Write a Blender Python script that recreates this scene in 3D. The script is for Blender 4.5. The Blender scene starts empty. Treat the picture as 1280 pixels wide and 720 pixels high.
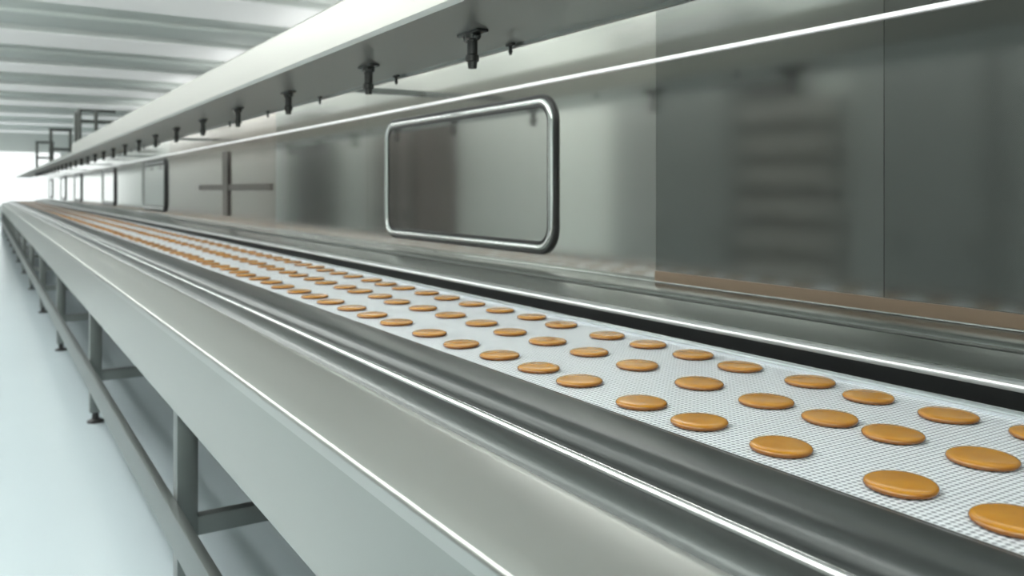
import bpy, bmesh, math, random
from mathutils import Vector, Matrix
random.seed(4)
U=0.35; CAMZ=1.25; FL=-CAMZ/U
scene=bpy.context.scene
col=scene.collection
def P(x,y,z): return Vector((x*U,y*U,z*U+CAMZ))

# ---------------- materials
def mat(name,color=(.5,.5,.5),rough=.5,metal=0.0,emit=0,emcol=(1,1,1),brushed=0,coat=0,bump=0):
    m=bpy.data.materials.new(name); m.use_nodes=True
    nt=m.node_tree; b=nt.nodes["Principled BSDF"]
    b.inputs["Base Color"].default_value=(*color,1)
    b.inputs["Roughness"].default_value=rough
    b.inputs["Metallic"].default_value=metal
    b.inputs["Coat Weight"].default_value=coat
    if emit:
        b.inputs["Emission Color"].default_value=(*emcol,1)
        b.inputs["Emission Strength"].default_value=emit
    if brushed:
        tc=nt.nodes.new("ShaderNodeNewGeometry")
        mp=nt.nodes.new("ShaderNodeMapping")
        mp.inputs["Scale"].default_value=(260,3,260)
        nz=nt.nodes.new("ShaderNodeTexNoise"); nz.inputs["Scale"].default_value=3; nz.inputs["Detail"].default_value=2
        nt.links.new(tc.outputs["Position"],mp.inputs["Vector"]); nt.links.new(mp.outputs[0],nz.inputs["Vector"])
        mr=nt.nodes.new("ShaderNodeMapRange")
        mr.inputs["To Min"].default_value=max(0.02,rough-brushed); mr.inputs["To Max"].default_value=rough+brushed
        nt.links.new(nz.outputs[0],mr.inputs["Value"]); nt.links.new(mr.outputs[0],b.inputs["Roughness"])
    if bump:
        tc=nt.nodes.new("ShaderNodeNewGeometry")
        nz=nt.nodes.new("ShaderNodeTexNoise"); nz.inputs["Scale"].default_value=1.2; nz.inputs["Detail"].default_value=2
        nt.links.new(tc.outputs["Position"],nz.inputs["Vector"])
        mx=nt.nodes.new("ShaderNodeMix"); mx.data_type='RGBA'
        mx.inputs["A"].default_value=(*[c*(1-bump) for c in color],1); mx.inputs["B"].default_value=(*[min(1,c*(1+bump)) for c in color],1)
        nt.links.new(nz.outputs[0],mx.inputs["Factor"]); nt.links.new(mx.outputs["Result"],b.inputs["Base Color"])
    return m
M_panel=mat("brushed_steel_panel",(.345,.348,.325),.28,1,brushed=.006)
M_rail=mat("rolled_steel_rail",(.47,.475,.455),.33,.9,bump=.01)
M_bead=mat("highlight_metal",(.62,.63,.62),.20,1)
M_cove=mat("charcoal_rail",(.075,.082,.08),.28,.7)
M_dark=mat("dark_guard_metal",(.038,.043,.042),.30,.3)
M_black=mat("black_channel",(.008,.009,.009),.4)
M_edge=mat("bright_edge",(.80,.84,.88),.27,.9)
M_lip=mat("highlight_lip_steel",(.55,.56,.56),.30,.9)
M_sill=mat("sill_steel",(.25,.26,.248),.27,.9)
M_wall=mat("polished_enclosure_steel",(.48,.485,.46),.11,.9,brushed=.006)
M_tan=mat("tan_reflection_tint",(.45,.41,.375),.16,.7,brushed=.01)  # tan reflection put into the panel's base colour
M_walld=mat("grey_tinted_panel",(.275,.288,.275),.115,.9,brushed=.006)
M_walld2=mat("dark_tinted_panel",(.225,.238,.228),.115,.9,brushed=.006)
M_glass=mat("window_glass",(.37,.372,.355),.07,.85)
M_chrome=mat("chrome",(.80,.82,.81),.12,1)
M_gasket=mat("gasket",(.02,.02,.02),.4)
M_hood=mat("hood_steel",(.42,.42,.395),.36,.9,brushed=.01)
M_hoodu=mat("hood_underside",(.42,.43,.41),.33,.9,brushed=.01)
M_nozzle=mat("nozzle_metal",(.09,.09,.088),.25,.9)
M_leg=mat("leg_steel",(.21,.225,.22),.38,.85)
M_pipe=mat("pipe_dark",(.10,.105,.10),.4,.6)
M_bar=mat("reflection_bar_dark",(.20,.18,.17),.5,.4)
M_strip=mat("belt_reflection_brown",(.29,.21,.15),.36,.35,bump=.25)
M_foot=mat("foot_black",(.03,.03,.03),.5)
M_floor=mat("floor_epoxy",(.57,.65,.685),.18,0,bump=.03)
M_ceil=mat("ceiling_paint",(.78,.82,.79),.6,0,bump=.03)
M_beam=mat("ceiling_beam",(.82,.86,.83),.6,0,bump=.03)
M_white=mat("wall_paint",(.80,.82,.80),.6,0,bump=.03)
M_wleft=mat("wall_left_paint",(.70,.72,.69),.6,0,bump=.03)
M_rack=mat("rack_metal",(.27,.275,.265),.5,.2)
M_cab=mat("reflected_cabinet_grey",(.29,.30,.29),.5,.2)
M_dcol=mat("reflected_dark",(.07,.07,.067),.5,.2)
M_tray=mat("tray_tan",(.40,.375,.35),.5,0)
M_brown=mat("locker_brown",(.12,.10,.09),.5,0)
M_brownl=mat("locker_brown_pale",(.27,.235,.215),.5,0)
M_fill=mat("fill_diffuser",(1,1,1),.5,0,emit=11.5,emcol=(.985,1,.98))
M_fillr=mat("fill_diffuser_dim",(1,1,1),.5,0,emit=3,emcol=(.985,1,.98))
M_lights=mat("lamp_diffuser_soft",(.8,.8,.8),.5,0,emit=.24,emcol=(.96,1,.975))
M_endglow=mat("end_wall_glow",(1,1,1),.5,0,emit=.9,emcol=(.97,1,1))
M_glow=mat("glow_strip",(.8,.8,.8),.5,0,emit=.3,emcol=(.97,1,1))

def cookie_mat():
    m=mat("cookie_glaze",(.62,.27,.055),.24,0,coat=.4)
    nt=m.node_tree; b=nt.nodes["Principled BSDF"]
    tc=nt.nodes.new("ShaderNodeNewGeometry")
    nz=nt.nodes.new("ShaderNodeTexNoise"); nz.inputs["Scale"].default_value=22; nz.inputs["Detail"].default_value=2
    cr=nt.nodes.new("ShaderNodeValToRGB")
    cr.color_ramp.elements[0].position=.3; cr.color_ramp.elements[0].color=(.43,.178,.006,1)
    cr.color_ramp.elements[1].position=.7; cr.color_ramp.elements[1].color=(.49,.215,.009,1)
    nt.links.new(tc.outputs["Position"],nz.inputs["Vector"]); nt.links.new(nz.outputs[0],cr.inputs[0])
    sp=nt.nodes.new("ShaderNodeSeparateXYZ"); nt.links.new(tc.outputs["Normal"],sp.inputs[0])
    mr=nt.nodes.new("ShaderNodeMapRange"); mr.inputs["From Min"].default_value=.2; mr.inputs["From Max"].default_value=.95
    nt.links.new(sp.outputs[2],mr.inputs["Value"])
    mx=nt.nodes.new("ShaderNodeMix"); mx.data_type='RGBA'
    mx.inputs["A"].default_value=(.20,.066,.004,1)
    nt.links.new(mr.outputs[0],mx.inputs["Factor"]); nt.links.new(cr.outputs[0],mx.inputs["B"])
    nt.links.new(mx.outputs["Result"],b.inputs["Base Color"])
    return m
M_cookie=cookie_mat()

def belt_mat():
    m=mat("woven_belt",(.6,.62,.64),.42,0.1)
    nt=m.node_tree; b=nt.nodes["Principled BSDF"]
    g=nt.nodes.new("ShaderNodeNewGeometry"); s=nt.nodes.new("ShaderNodeSeparateXYZ")
    nt.links.new(g.outputs["Position"],s.inputs[0])
    def mth(op,a,bv):
        n=nt.nodes.new("ShaderNodeMath"); n.operation=op
        for i,v in enumerate((a,bv)):
            if v is None: continue
            if isinstance(v,(int,float)): n.inputs[i].default_value=v
            else: nt.links.new(v,n.inputs[i])
        return n.outputs[0]
    k=2*math.pi/0.0175
    a=mth('SINE',mth('MULTIPLY',mth('ADD',s.outputs[0],s.outputs[1]),k),None)
    c=mth('SINE',mth('MULTIPLY',mth('SUBTRACT',s.outputs[0],s.outputs[1]),k),None)
    pr=mth('MULTIPLY',a,c)
    mr=nt.nodes.new("ShaderNodeMapRange"); mr.inputs["From Min"].default_value=-.75; mr.inputs["From Max"].default_value=.25
    nt.links.new(pr,mr.inputs["Value"])
    cr=nt.nodes.new("ShaderNodeValToRGB")
    cr.color_ramp.elements[0].color=(.20,.22,.245,1); cr.color_ramp.elements[1].color=(.80,.83,.86,1)
    nt.links.new(mr.outputs[0],cr.inputs[0]); nt.links.new(cr.outputs[0],b.inputs["Base Color"])
    bp=nt.nodes.new("ShaderNodeBump"); bp.inputs["Strength"].default_value=.6; bp.inputs["Distance"].default_value=.002
    nt.links.new(mr.outputs[0],bp.inputs["Height"]); nt.links.new(bp.outputs[0],b.inputs["Normal"])
    return m
M_belt=belt_mat()

# ---------------- helpers
def mesh_obj(name,verts,faces,m,origin=None,smooth=None,bevel=0):
    o0=Vector(origin) if origin is not None else sum((Vector(v) for v in verts),Vector())/len(verts)
    me=bpy.data.meshes.new(name)
    me.from_pydata([Vector(v)-o0 for v in verts],[],faces)
    bm=bmesh.new(); bm.from_mesh(me); bmesh.ops.recalc_face_normals(bm,faces=bm.faces)
    if bevel: bmesh.ops.bevel(bm,geom=list(bm.edges),offset=bevel,segments=2,affect='EDGES',profile=.7)
    bm.to_mesh(me); bm.free()
    me.materials.append(m)
    if smooth is not None:
        me.polygons.foreach_set("use_smooth",[True]*len(me.polygons)); me.set_sharp_from_angle(angle=math.radians(smooth))
    ob=bpy.data.objects.new(name,me); ob.location=o0; col.objects.link(ob); return ob
BF=[(0,1,3,2),(4,6,7,5),(0,4,5,1),(2,3,7,6),(0,2,6,4),(1,5,7,3)]
def boxm(name,x0,x1,y0,y1,z0,z1,m,bevel=0):
    vs=[P(x,y,z) for x in (x0,x1) for y in (y0,y1) for z in (z0,z1)]
    return mesh_obj(name,vs,BF,m,smooth=30 if bevel else None,bevel=bevel*U)
def extr(name,prof,y0,y1,m,smooth=40,rings=1):
    n=len(prof); vs=[];fs=[]
    for r in range(rings+1):
        y=y0+(y1-y0)*r/rings
        vs+= [P(x,y,z) for x,z in prof]
    for r in range(rings):
        for i in range(n):
            j=(i+1)%n; fs.append((r*n+i,r*n+j,(r+1)*n+j,(r+1)*n+i))
    fs.append(tuple(range(n))); fs.append(tuple(rings*n+i for i in reversed(range(n))))
    return mesh_obj(name,vs,fs,m,smooth=smooth)
def lathe(name,prof,loc,m,seg=20,axis='z',smooth=35):
    vs=[];fs=[];n=len(prof)
    for i in range(seg):
        a=2*math.pi*i/seg
        for r,h in prof:
            v=Vector((r*math.cos(a),r*math.sin(a),h))
            if axis=='y': v=Vector((v.x,v.z,v.y))
            if axis=='x': v=Vector((v.z,v.x,v.y))
            vs.append(loc+v*U)
    for i in range(seg):
        j=(i+1)%seg
        for k in range(n-1): fs.append((i*n+k,j*n+k,j*n+k+1,i*n+k+1))
    fs.append(tuple(i*n for i in range(seg))); fs.append(tuple(i*n+n-1 for i in reversed(range(seg))))
    return mesh_obj(name,vs,fs,m,origin=loc,smooth=smooth)
def empty(name,loc,label,cat,group=None):
    e=bpy.data.objects.new(name,None); e.location=loc; e.empty_display_size=.1; col.objects.link(e)
    e["label"]=label; e["category"]=cat
    if group: e["group"]=group
    return e
WL={}
def par(ch,p):
    base=WL.get(p.name,p.location)
    WL[ch.name]=ch.location.copy()
    ch.location=ch.location-Vector(base); ch.parent=p
def struct(o,label): o["kind"]="structure"; o["label"]=label

YN,YF=-4,92
XR,XL,YB,YE,ZC=15,-10,-14,133,7.9
# ---------------- room
o=boxm("floor",XL,XR,YB,YE,FL-.3,FL,M_floor); struct(o,"pale blue-white glossy epoxy factory floor")
o=boxm("ceiling",XL,XR,YB,YE,ZC,ZC+.3,M_ceil); struct(o,"off-white industrial ceiling with cross beams")
o=boxm("wall_left",XL-.3,XL,YB,YE,FL,ZC,M_wleft); struct(o,"plain grey painted factory wall")
o=boxm("wall_right",XR,XR+.3,YB,YE,FL,ZC,M_white); struct(o,"plain off-white factory wall")
o=boxm("wall_back",XL,XR,YB-.3,YB,FL,ZC,M_wleft); struct(o,"plain grey factory end wall")
o=boxm("wall_far",XL,XR,YE,YE+.3,FL,ZC,M_white); struct(o,"bright white end wall of the hall")
o=boxm("end_glow_panel",-7,9,YE-.15,YE-.01,FL+1.5,5.2,M_endglow); struct(o,"glowing white panel added to brighten the end wall")  # emissive panel added to whiten the far end
for i,y in enumerate([30,42,54,66,78,91,104,118]):
    o=boxm("trim_%d"%(i+1),XL,XR,y,y+2.6,ZC-.22,ZC,M_beam,bevel=.10); struct(o,"grey-white ceiling cross beam")
# ceiling lights and added fill lights
def lamp(x0,x1,y0,y1,m,label,grp,drop=0):
    e=empty("ceiling_or_fill_light",P((x0+x1)/2,(y0+y1)/2,ZC),label,"light",grp)
    if drop:
        for yy in (y0+1,y1-1):
            r=lathe("hanger_rod",[(.03,-drop),(.03,0)],P((x0+x1)/2,yy,ZC),M_leg,seg=8); par(r,e)
        d=boxm("diffuser",x0,x1,y0,y1,ZC-drop-.25,ZC-drop,m,bevel=.04); par(d,e)
    else:
        h=boxm("housing",x0-.1,x1+.1,y0-.1,y1+.1,ZC-.22,ZC,M_white); par(h,e)
        d=boxm("diffuser",x0,x1,y0,y1,ZC-.3,ZC-.18,m); par(d,e)
for y in (-9,2,13,24):
    lamp(-2.6,-1.8,y,y+9,M_fill,"added long white pendant fill light","added lengthwise fill lights",1.6)  # out-of-view lamps added to draw highlight lines along the rail
for y in (-9,2,13,24,35,47,59,71,83,95,108,121):
    lamp(-7.4,-6.6,y+.5,y+(8 if y>30 else 8.5),M_fill,"added long white pendant fill light","added lengthwise fill lights",1.6)  # unseen row added to wash the left wall with light
for y in (-6,8):
    lamp(7.5,8.3,y,y+9,M_fill,"added long white pendant fill light","added lengthwise fill lights",1.6)  # out-of-view overhead row added as fill from the right
for y in (32,46,60,76):
    lamp(12,12.8,y,y+8,M_fillr,"added long white pendant fill light","added lengthwise fill lights",2.2)  # lamps added behind the hood to brighten the ceiling
for y in (35.5,47.5,59.5,71.5,84,97,110,125):
    lamp(-5.5,13,y-1,y+3.2,M_lights,"wide white strip ceiling light between beams","crosswise ceiling lights")

# ---------------- conveyor
conv=empty("conveyor",P(3,YN,FL),"long stainless steel conveyor table with white woven belt","conveyor")
fas=extr("side_panel",[(1.356,-1.857),(1.356,-1.235),(1.40,-1.235),(1.40,-1.80),(1.62,-1.80),(1.62,-1.857)],YN,YF,M_panel)
par(fas,conv)
arc=[(1.350,-1.25),(1.349,-1.20)]
for i in range(1,7):
    a=math.pi-i*math.pi/6*.42
    arc.append((1.374+.025*math.cos(a),-1.20+.03*math.sin(a)))
arc+=[(1.45,-1.155),(1.60,-1.118),(1.74,-1.085),(1.775,-1.082),(1.80,-1.095),(1.81,-1.12),(1.815,-1.26)]
r=extr("side_rail",arc,YN,YF,M_rail,smooth=60); r["label"]="sloping satin steel side rail"; par(r,conv)
r=extr("charcoal_cove",[(1.815,-1.26),(1.815,-1.15),(1.83,-1.115),(1.86,-1.085),(1.90,-1.062),(1.945,-1.05),(1.945,-1.26)],YN,YF,M_cove,smooth=70)
r["label"]="dark charcoal rounded rail"; par(r,conv)
r=extr("highlight_bead",[(1.945,-1.26),(1.945,-1.048),(1.952,-1.034),(1.966,-1.027),(1.980,-1.029),(1.992,-1.04),(1.992,-1.26)],YN,YF,M_bead,smooth=70)  # narrow bright bead added where the rail highlight runs
r["label"]="thin bright steel bead standing in for the rail highlight"; par(r,conv)
r=extr("belt_guard",[(1.992,-1.26),(1.992,-1.04),(2.01,-1.0),(2.04,-.972),(2.09,-.958),(2.18,-.953),(2.28,-.955),(2.32,-.967),(2.33,-.99),(2.33,-1.26)],YN,YF,M_dark,smooth=60)
r["label"]="charcoal metal rail beside belt"; par(r,conv)
r=boxm("belt_seal",2.33,2.375,YN,YF,-1.1,-.985,M_black); r["label"]="thin black seal along belt edge"; par(r,conv)
b=boxm("belt",2.38,3.80,YN,YF,-1.05,-1.0,M_belt); b["label"]="white woven mesh conveyor belt"; par(b,conv)
b=boxm("belt_bed",1.62,4.8,YN,YF,-1.45,-1.26,M_leg); par(b,conv)
b=extr("belt_edge_strip",[(3.80,-1.06),(3.80,-.985),(3.81,-.975),(3.85,-.97),(3.87,-.985),(3.87,-1.06)],YN,YF,M_edge); b["label"]="bright polished edge strip"; par(b,conv)
b=boxm("gap_channel",3.87,4.10,YN,YF,-1.2,-1.07,M_black); b["label"]="black recessed channel"; par(b,conv)
b=boxm("belt_support",2.4,3.85,YN,YF,-1.26,-1.06,M_black); par(b,conv)
b=extr("channel_face",[(4.10,-1.25),(4.10,-.945),(4.19,-.945),(4.19,-1.25)],YN,YF,M_black); par(b,conv)
b=extr("far_rail",[(4.19,-1.25),(4.13,-.93),(4.13,-.92),(4.17,-.90),(4.21,-.885),(4.47,-.835),(4.50,-.845),(4.50,-1.25)],YN,YF,M_sill,smooth=25)
b["label"]="sloping dark steel rail"; par(b,conv)
b=boxm("rail_groove",4.50,4.54,YN,YF,-1.2,-.87,M_black); b["label"]="black groove between rails"; par(b,conv)
b=extr("sill",[(4.54,-1.25),(4.54,-.825),(4.56,-.808),(4.59,-.80),(4.84,-.785),(4.87,-.79),(4.87,-1.25)],YN,YF,M_sill,smooth=30)
b["label"]="flat steel sill under the housing"; par(b,conv)
b=extr("rail_highlight_lip",[(4.10,-.945),(4.10,-.925),(4.112,-.908),(4.14,-.895),(4.17,-.90),(4.13,-.945)],YN,YF,M_lip,smooth=60); b["label"]="paler lip standing in for the sill rail highlight"; par(b,conv)  # paler steel carries the highlight along the rail edge
b=boxm("stretcher",1.285,1.365,YN,YF,-2.90,-2.60,M_leg,bevel=.01); b["label"]="flat steel bar outside the legs"; par(b,conv)
b=boxm("stretcher",4.60,4.68,YN,YF,-2.90,-2.60,M_leg,bevel=.01); par(b,conv)
ly=.6
while ly<90:
    for lx in (1.37,4.42):
        l=boxm("leg",lx,lx+.17,ly,ly+.18,FL+.16,-1.86 if lx<2 else -1.45,M_leg,bevel=.012); par(l,conv)
        f=lathe("foot",[(.12,0),(.12,.03),(.05,.06),(.045,.16)],P(lx+.085,ly+.09,FL),M_foot,seg=16); par(f,conv)
    c=boxm("cross_brace",1.54,4.42,ly+.03,ly+.15,-2.94,-2.78,M_leg,bevel=.01); par(c,conv)
    c=boxm("cross_bearer",1.50,4.75,ly+.02,ly+.16,-1.80,-1.45,M_leg); par(c,conv)
    ly+=6.85

# ---------------- machine enclosure
XW=4.9; ZT=2.4
enc=empty("machine_enclosure",P(6.4,YN,FL),"long polished stainless steel machine housing with rounded windows","machine")
edges=[YN,3.30,5.46,11.9,15.7,16.6,27.9,38,50,65,80,YF]
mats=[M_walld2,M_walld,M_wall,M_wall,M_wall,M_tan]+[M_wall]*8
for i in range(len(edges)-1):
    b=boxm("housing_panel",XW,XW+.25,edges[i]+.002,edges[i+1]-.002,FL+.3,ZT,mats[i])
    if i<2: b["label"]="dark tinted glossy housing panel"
    if i==5: b["label"]="steel housing panel with a tan reflection painted in"
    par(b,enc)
b=boxm("reflection_bar",XW-.03,XW-.002,16.9,23.5,-.0,.14,M_bar,bevel=.01); b["label"]="dark horizontal bar standing in for a reflection"; par(b,enc)  # this bar and the post model dark reflections in the glossy wall
b=boxm("reflection_post",XW-.05,XW-.031,20.3,20.8,-.60,.92,M_bar); par(b,enc)
b=boxm("reflection_strip",XW-.02,XW-.001,YN,5.46,-.775,-.69,M_strip,bevel=.004); b["label"]="warm brown strip standing in for the belt reflection"; par(b,enc)  # brown colour paints the belt and biscuit reflection on the wall
b=boxm("housing_body",XW+.25,8,YN,YF,FL,ZT,M_leg); par(b,enc)
b=boxm("plinth",XW+.1,XW+.25,YN,YF,FL,FL+.3,M_foot); par(b,enc)
b=boxm("housing_foot_trim",XW-.025,XW-.001,YN,YF,-.785,-.776,M_chrome); par(b,enc)
b=boxm("bright_strip",XW-.035,XW-.001,YN,YF,1.10,1.13,M_glow); b["label"]="thin glowing white strip"; par(b,enc)  # narrow trim with weak white emission

def rr(y0,y1,z0,z1,r,n=8):
    pts=[]
    for cy,cz,a0 in ((y1-r,z1-r,0),(y0+r,z1-r,90),(y0+r,z0+r,180),(y1-r,z0+r,270)):
        for i in range(n+1):
            a=math.radians(a0+90*i/n)
            pts.append((cy+r*math.cos(a),cz+r*math.sin(a),math.cos(a),math.sin(a)))
    return pts
def sweep(name,y0,y1,z0,z1,r,wd,dp,x,m,seg=12):
    pts=rr(y0,y1,z0,z1,r); vs=[];fs=[];n=len(pts)
    for (y,z,ny,nz) in pts:
        for k in range(seg):
            a=2*math.pi*k/seg
            vs.append(P(x-dp*math.sin(a),y+ny*wd*math.cos(a),z+nz*wd*math.cos(a)))
    for i in range(n):
        j=(i+1)%n
        for k in range(seg):
            l=(k+1)%seg; fs.append((i*seg+k,j*seg+k,j*seg+l,i*seg+l))
    return mesh_obj(name,vs,fs,m,smooth=60)
def window(y0,y1,z0=-.64,z1=.97,gw=1):
    r=.26
    pts=rr(y0+.04,y1-.04,z0+.04,z1-.04,r-.04); n=len(pts)
    vs=[P(XW-.03,y,z) for y,z,_,_ in pts]+[P(XW-.002,y,z) for y,z,_,_ in pts]
    fs=[tuple(range(n)),tuple(range(2*n-1,n-1,-1))]+[(i,(i+1)%n,n+(i+1)%n,n+i) for i in range(n)]
    g=mesh_obj("window_pane",vs,fs,M_glass); g["label"]="grey reflective window pane"; par(g,enc)
    f=sweep("window_frame",y0+.05,y1-.05,z0+.05,z1-.05,r-.05,.036,.045,XW-.02,M_chrome); f["label"]="rounded chrome window frame"; par(f,g)
    k=sweep("window_gasket",y0+.10,y1-.10,z0+.10,z1-.10,r-.10+.02,.014*gw,.012,XW-.03,M_gasket); par(k,g)
    k=sweep("window_gasket",y0,y1,z0,z1,r,.024*gw,.028*gw,XW-.004,M_gasket); par(k,g)
for a,b_ in ((6.95,11.15),(28.4,32.8),(40.6,45),(55.7,60),(67,71.3),(80.5,84.8)):
    window(a,b_,gw=1.15 if a<20 else 2.6)

# ---------------- hood
hood=empty("overhead_hood",P(3.1,0,1.19),"long brushed steel overhead beam carrying spray nozzles","machine")
def hoodp(y0,y1,zt):
    b=extr("hood_body",[(2.52,1.22),(2.52,zt-.03),(2.55,zt),(3.66,zt),(3.68,zt-.02),(3.68,1.22)],y0,y1,M_hood); par(b,hood)
    b=extr("hood_underside",[(2.55,1.19),(2.52,1.22),(3.68,1.22),(3.68,1.16),(3.64,1.16),(3.64,1.19)],y0,y1,M_hoodu); b["label"]="darker steel underside plate"; par(b,hood)
hoodp(YN,32,1.60); hoodp(32.02,YF,1.32)
y=-2
while y<90:
    b=boxm("bracket",3.68,XW-.001,y,y+.15,1.25,1.31,M_leg); par(b,hood); y+=12
def nozzle(x,y,s):
    base=P(x,y,1.19)
    fl=boxm("nozzle",x-.05*s,x+.05*s,y-.17*s,y+.17*s,1.165,1.19,M_nozzle,bevel=.01); fl["label"]="dark metal spray nozzle hanging from beam"
    par(fl,hood)
    c=lathe("nozzle_body",[(.0,-.29),(.035,-.29),(.04,-.24),(.054,-.235),(.054,-.19),(.042,-.18),(.042,-.07),(.06,-.06),(.065,-.02)],base,M_nozzle,seg=16)
    c.data.transform(Matrix.Scale(s,4)); par(c,fl)
    k=lathe("nozzle_fitting",[(.0,-.10),(.03,-.09),(.03,.10),(.0,.11)],P(x,y,1.19-.045*s),M_nozzle,seg=10,axis='y'); k.data.transform(Matrix.Scale(s,4)); par(k,fl)
ys=[5.49,7.5,9.99,12.36]+[14.65+2.3*i for i in range(24)]
for y in ys: nozzle(3.1,y,.95)
for y in [5.75,7.97,10.3,12.6]+[14.9+2.3*i for i in range(12)]: nozzle(3.6,y,.33)  # small rear row stands in for nozzle reflections in the wall

# pipework above
pw=empty("pipe_frame",P(2.9,30.5,1.6),"grey pipe portal standing on the overhead beam","pipework")
for x,y in ((2.62,30.5),(3.1,30.5),(2.62,31.7)):
    b=lathe("post",[(.06,0),(.06,1.05)],P(x,y,1.602),M_pipe,seg=12); par(b,pw)
for z in (2.6,2.25):
    b=lathe("pipe",[(.05,0),(.05,1.1)],P(2.58,30.5,z),M_pipe,seg=12,axis='x'); par(b,pw)
b=lathe("pipe",[(.05,0),(.05,1.3)],P(2.62,30.45,2.6),M_pipe,seg=12,axis='y'); par(b,pw)
for i,(y0,y1) in enumerate(((44,46),(56,59))):
    e=empty("pipe_frame",P(2.9,y0,1.32),"square pipe frame on the overhead beam","pipework")
    for x in (2.6,3.4):
        b=lathe("post",[(.07,0),(.07,1.5)],P(x,y0,1.322),M_pipe,seg=12); par(b,e)
    for z in (2.8,1.9):
        b=lathe("pipe",[(.07,0),(.07,.95)],P(2.52,y0,z),M_pipe,seg=12,axis='x'); par(b,e)

# ---------------- furniture on the opposite side (seen mirrored in the housing)
def rack(y0,y1,zt,m1,m2,label,dz=.62):
    e=empty("tray_rack",P(XL+1.2,(y0+y1)/2,FL),label,"rack","tray racks by wall")
    for x in (XL+.3,XL+2):
        for y in (y0,y1-.15):
            b=boxm("post",x,x+.15,y,y+.15,FL,zt,m1); par(b,e)
    b=boxm("back_panel",XL+.2,XL+.28,y0,y1,FL+.2,zt,m1); par(b,e)
    b=boxm("top_board",XL+.2,XL+2.15,y0,y1,zt,zt+.06,m1); par(b,e)
    z=FL+.4
    while z<zt-.3:
        b=boxm("shelf",XL+.3,XL+2.15,y0,y1,z,z+.42,m2); par(b,e); z+=dz
def cabinet(y0,y1,zt,m,nd=2,m2=None,label="unseen cabinet added for its dark reflection in the housing"):
    e=empty("reflected_cabinet",P(XL+1.2,(y0+y1)/2,FL),label,"cabinet","reflected cabinets by wall")
    b=boxm("body",XL+.02,XL+2.1,y0,y1,FL,zt,m); par(b,e)
    w=(y1-y0)/nd
    for i in range(nd):
        a=y0+i*w+.04; c=y0+(i+1)*w-.04
        d=boxm("door",XL+2.1,XL+2.17,a,c,FL+.1,zt-.05,(m2 if m2 and i%2 else m),bevel=.01); par(d,e)
        hh=boxm("handle",XL+2.18,XL+2.26,a+.15,a+.25,-1.5,-.9,M_chrome); par(hh,d)
for a,c in ((-1,2.3),(2.5,5.8),(6,9.3),(9.5,12.9)): cabinet(a,c,5.2,M_cab)  # unseen cabinets added to darken what the housing reflects
rack(13.1,16.4,2.3,M_rack,M_tray,"grey tall tray rack with pale trays",.84)
cb=empty("storage_box",P(XL+1.5,15.6,2.361),"dark storage box on top of tray rack","box")
b=boxm("body",XL+1.0,XL+2.1,14.9,16.3,2.361,3.2,M_dcol,bevel=.03); par(b,cb)
b=boxm("lid",XL+.95,XL+2.12,14.85,16.35,3.2,3.3,M_dcol,bevel=.02); par(b,cb)
cabinet(16.6,21.8,5.2,M_cab)  # another unseen cabinet added for a darker zone of the reflection
cabinet(36.5,42,3.8,M_brown,5,M_brownl,"brown steel lockers with narrow doors against wall")
cabinet(53,57,5,M_dcol)  # dark upright added so the housing mirrors a dark blob

# ---------------- cookies
RC=.122
p=[(0.0001,0.0)]
p+=[(RC*.94,0),(RC*.985,.004),(RC,.009),(RC*.985,.0155),(RC*.94,.0205),(RC*.86,.0235),(RC*.72,.0255),(RC*.5,.027),(RC*.25,.028),(.0001,.0285)]
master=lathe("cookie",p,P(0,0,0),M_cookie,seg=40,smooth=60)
me=master.data; bpy.data.objects.remove(master)
metas=[]
for v in range(4):
    m2=me.copy()
    for vt in m2.vertices:
        a=math.atan2(vt.co.y,vt.co.x); s=1+.02*math.sin(2*a+v*1.3)+.012*math.sin(3*a+v)
        vt.co.x*=s; vt.co.y*=s
    metas.append(m2)
rows={2.60:(.58,[.37,.746,1.114,1.609,2.03,2.41,2.92,3.30,3.72,4.16,4.64,5.20]),
      3.114:(.70,[.18,.60,.998,1.361,1.65,2.0,2.43,2.94,3.39,3.83,4.26,4.71,5.19]),
      3.60:(.804,[.12,.53,.93,1.30,1.69,2.05,2.50,2.89,3.29,3.69,4.23,4.66,5.10])}
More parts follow.
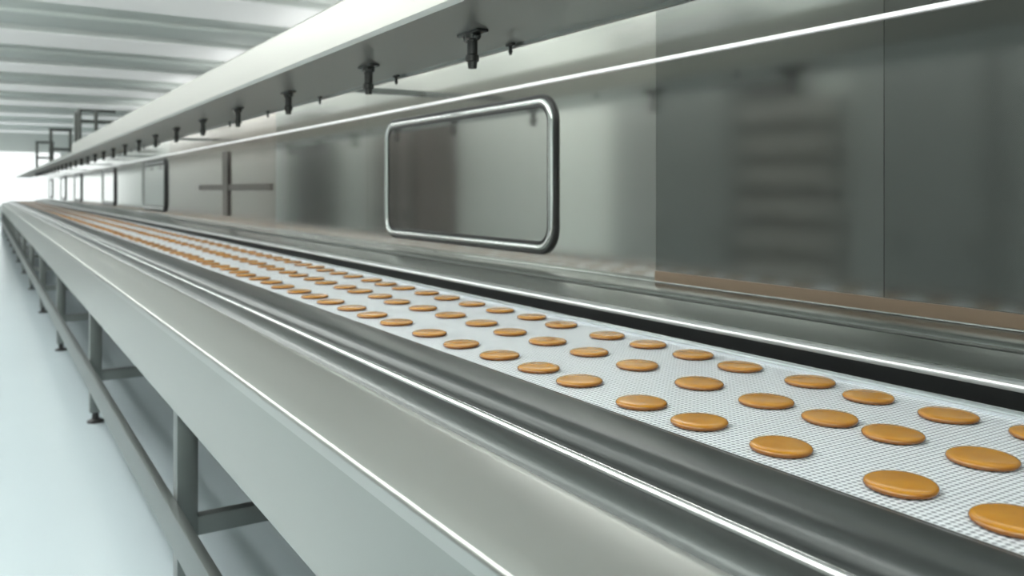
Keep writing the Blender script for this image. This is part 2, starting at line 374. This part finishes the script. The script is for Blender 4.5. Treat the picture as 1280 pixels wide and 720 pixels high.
far=[]; pos=[]
for x,(off,l) in rows.items():
    l=[v+off for v in l]; y=l[-1]+.46
    while y<88: l.append(y+random.uniform(-.03,.03)); y+=.46 if y<14 else .60
    pos+=[(x+random.uniform(-.018,.018),yy) for yy in l]
pos.sort(key=lambda t:t[1])
for i,(x,y) in enumerate(pos):
    if i<300:
        ob=bpy.data.objects.new("cookie",metas[i%4]); ob.location=P(x,y,-.998); ob.rotation_euler=(0,0,random.uniform(0,6.28))
        s=random.uniform(.96,1.04); ob.scale=(s,s,1)
        col.objects.link(ob); ob["label"]="round glossy golden-brown biscuit on white woven belt"; ob["category"]="cookie"; ob["group"]="biscuits on the conveyor belt"
    else: far.append((x,y))
vs=[];fs=[]
pr=[(RC,0),(RC,.012),(RC*.85,.022),(0.001,.024)]
for x,y in far:
    b=len(vs); S=12
    for i in range(S):
        a=2*math.pi*i/S
        for r_,h in pr: vs.append(P(x+r_*math.cos(a),y+r_*math.sin(a),-.998+h))
    for i in range(S):
        j=(i+1)%S
        for k in range(3): fs.append((b+i*4+k,b+j*4+k,b+j*4+k+1,b+i*4+k+1))
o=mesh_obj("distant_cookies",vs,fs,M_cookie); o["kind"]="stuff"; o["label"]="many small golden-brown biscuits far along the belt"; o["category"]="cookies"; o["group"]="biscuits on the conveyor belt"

# ---------------- world & camera
w=bpy.data.worlds.new("World"); scene.world=w; w.use_nodes=True
w.node_tree.nodes["Background"].inputs[0].default_value=(.8,.85,.85,1); w.node_tree.nodes["Background"].inputs[1].default_value=.4
cd=bpy.data.cameras.new("Camera"); cam=bpy.data.objects.new("Camera",cd); col.objects.link(cam)
cam.location=(0,0,CAMZ); th=math.atan(660/1050)
cam.rotation_euler=(math.radians(90),0,-th)
cd.sensor_width=36; cd.lens=36*1050/1280; cd.shift_y=-122/1280; cd.clip_start=.02; cd.clip_end=200
cd.dof.use_dof=True; cd.dof.focus_distance=1.3; cd.dof.aperture_fstop=5
scene.camera=cam
scene.view_settings.view_transform='Standard'
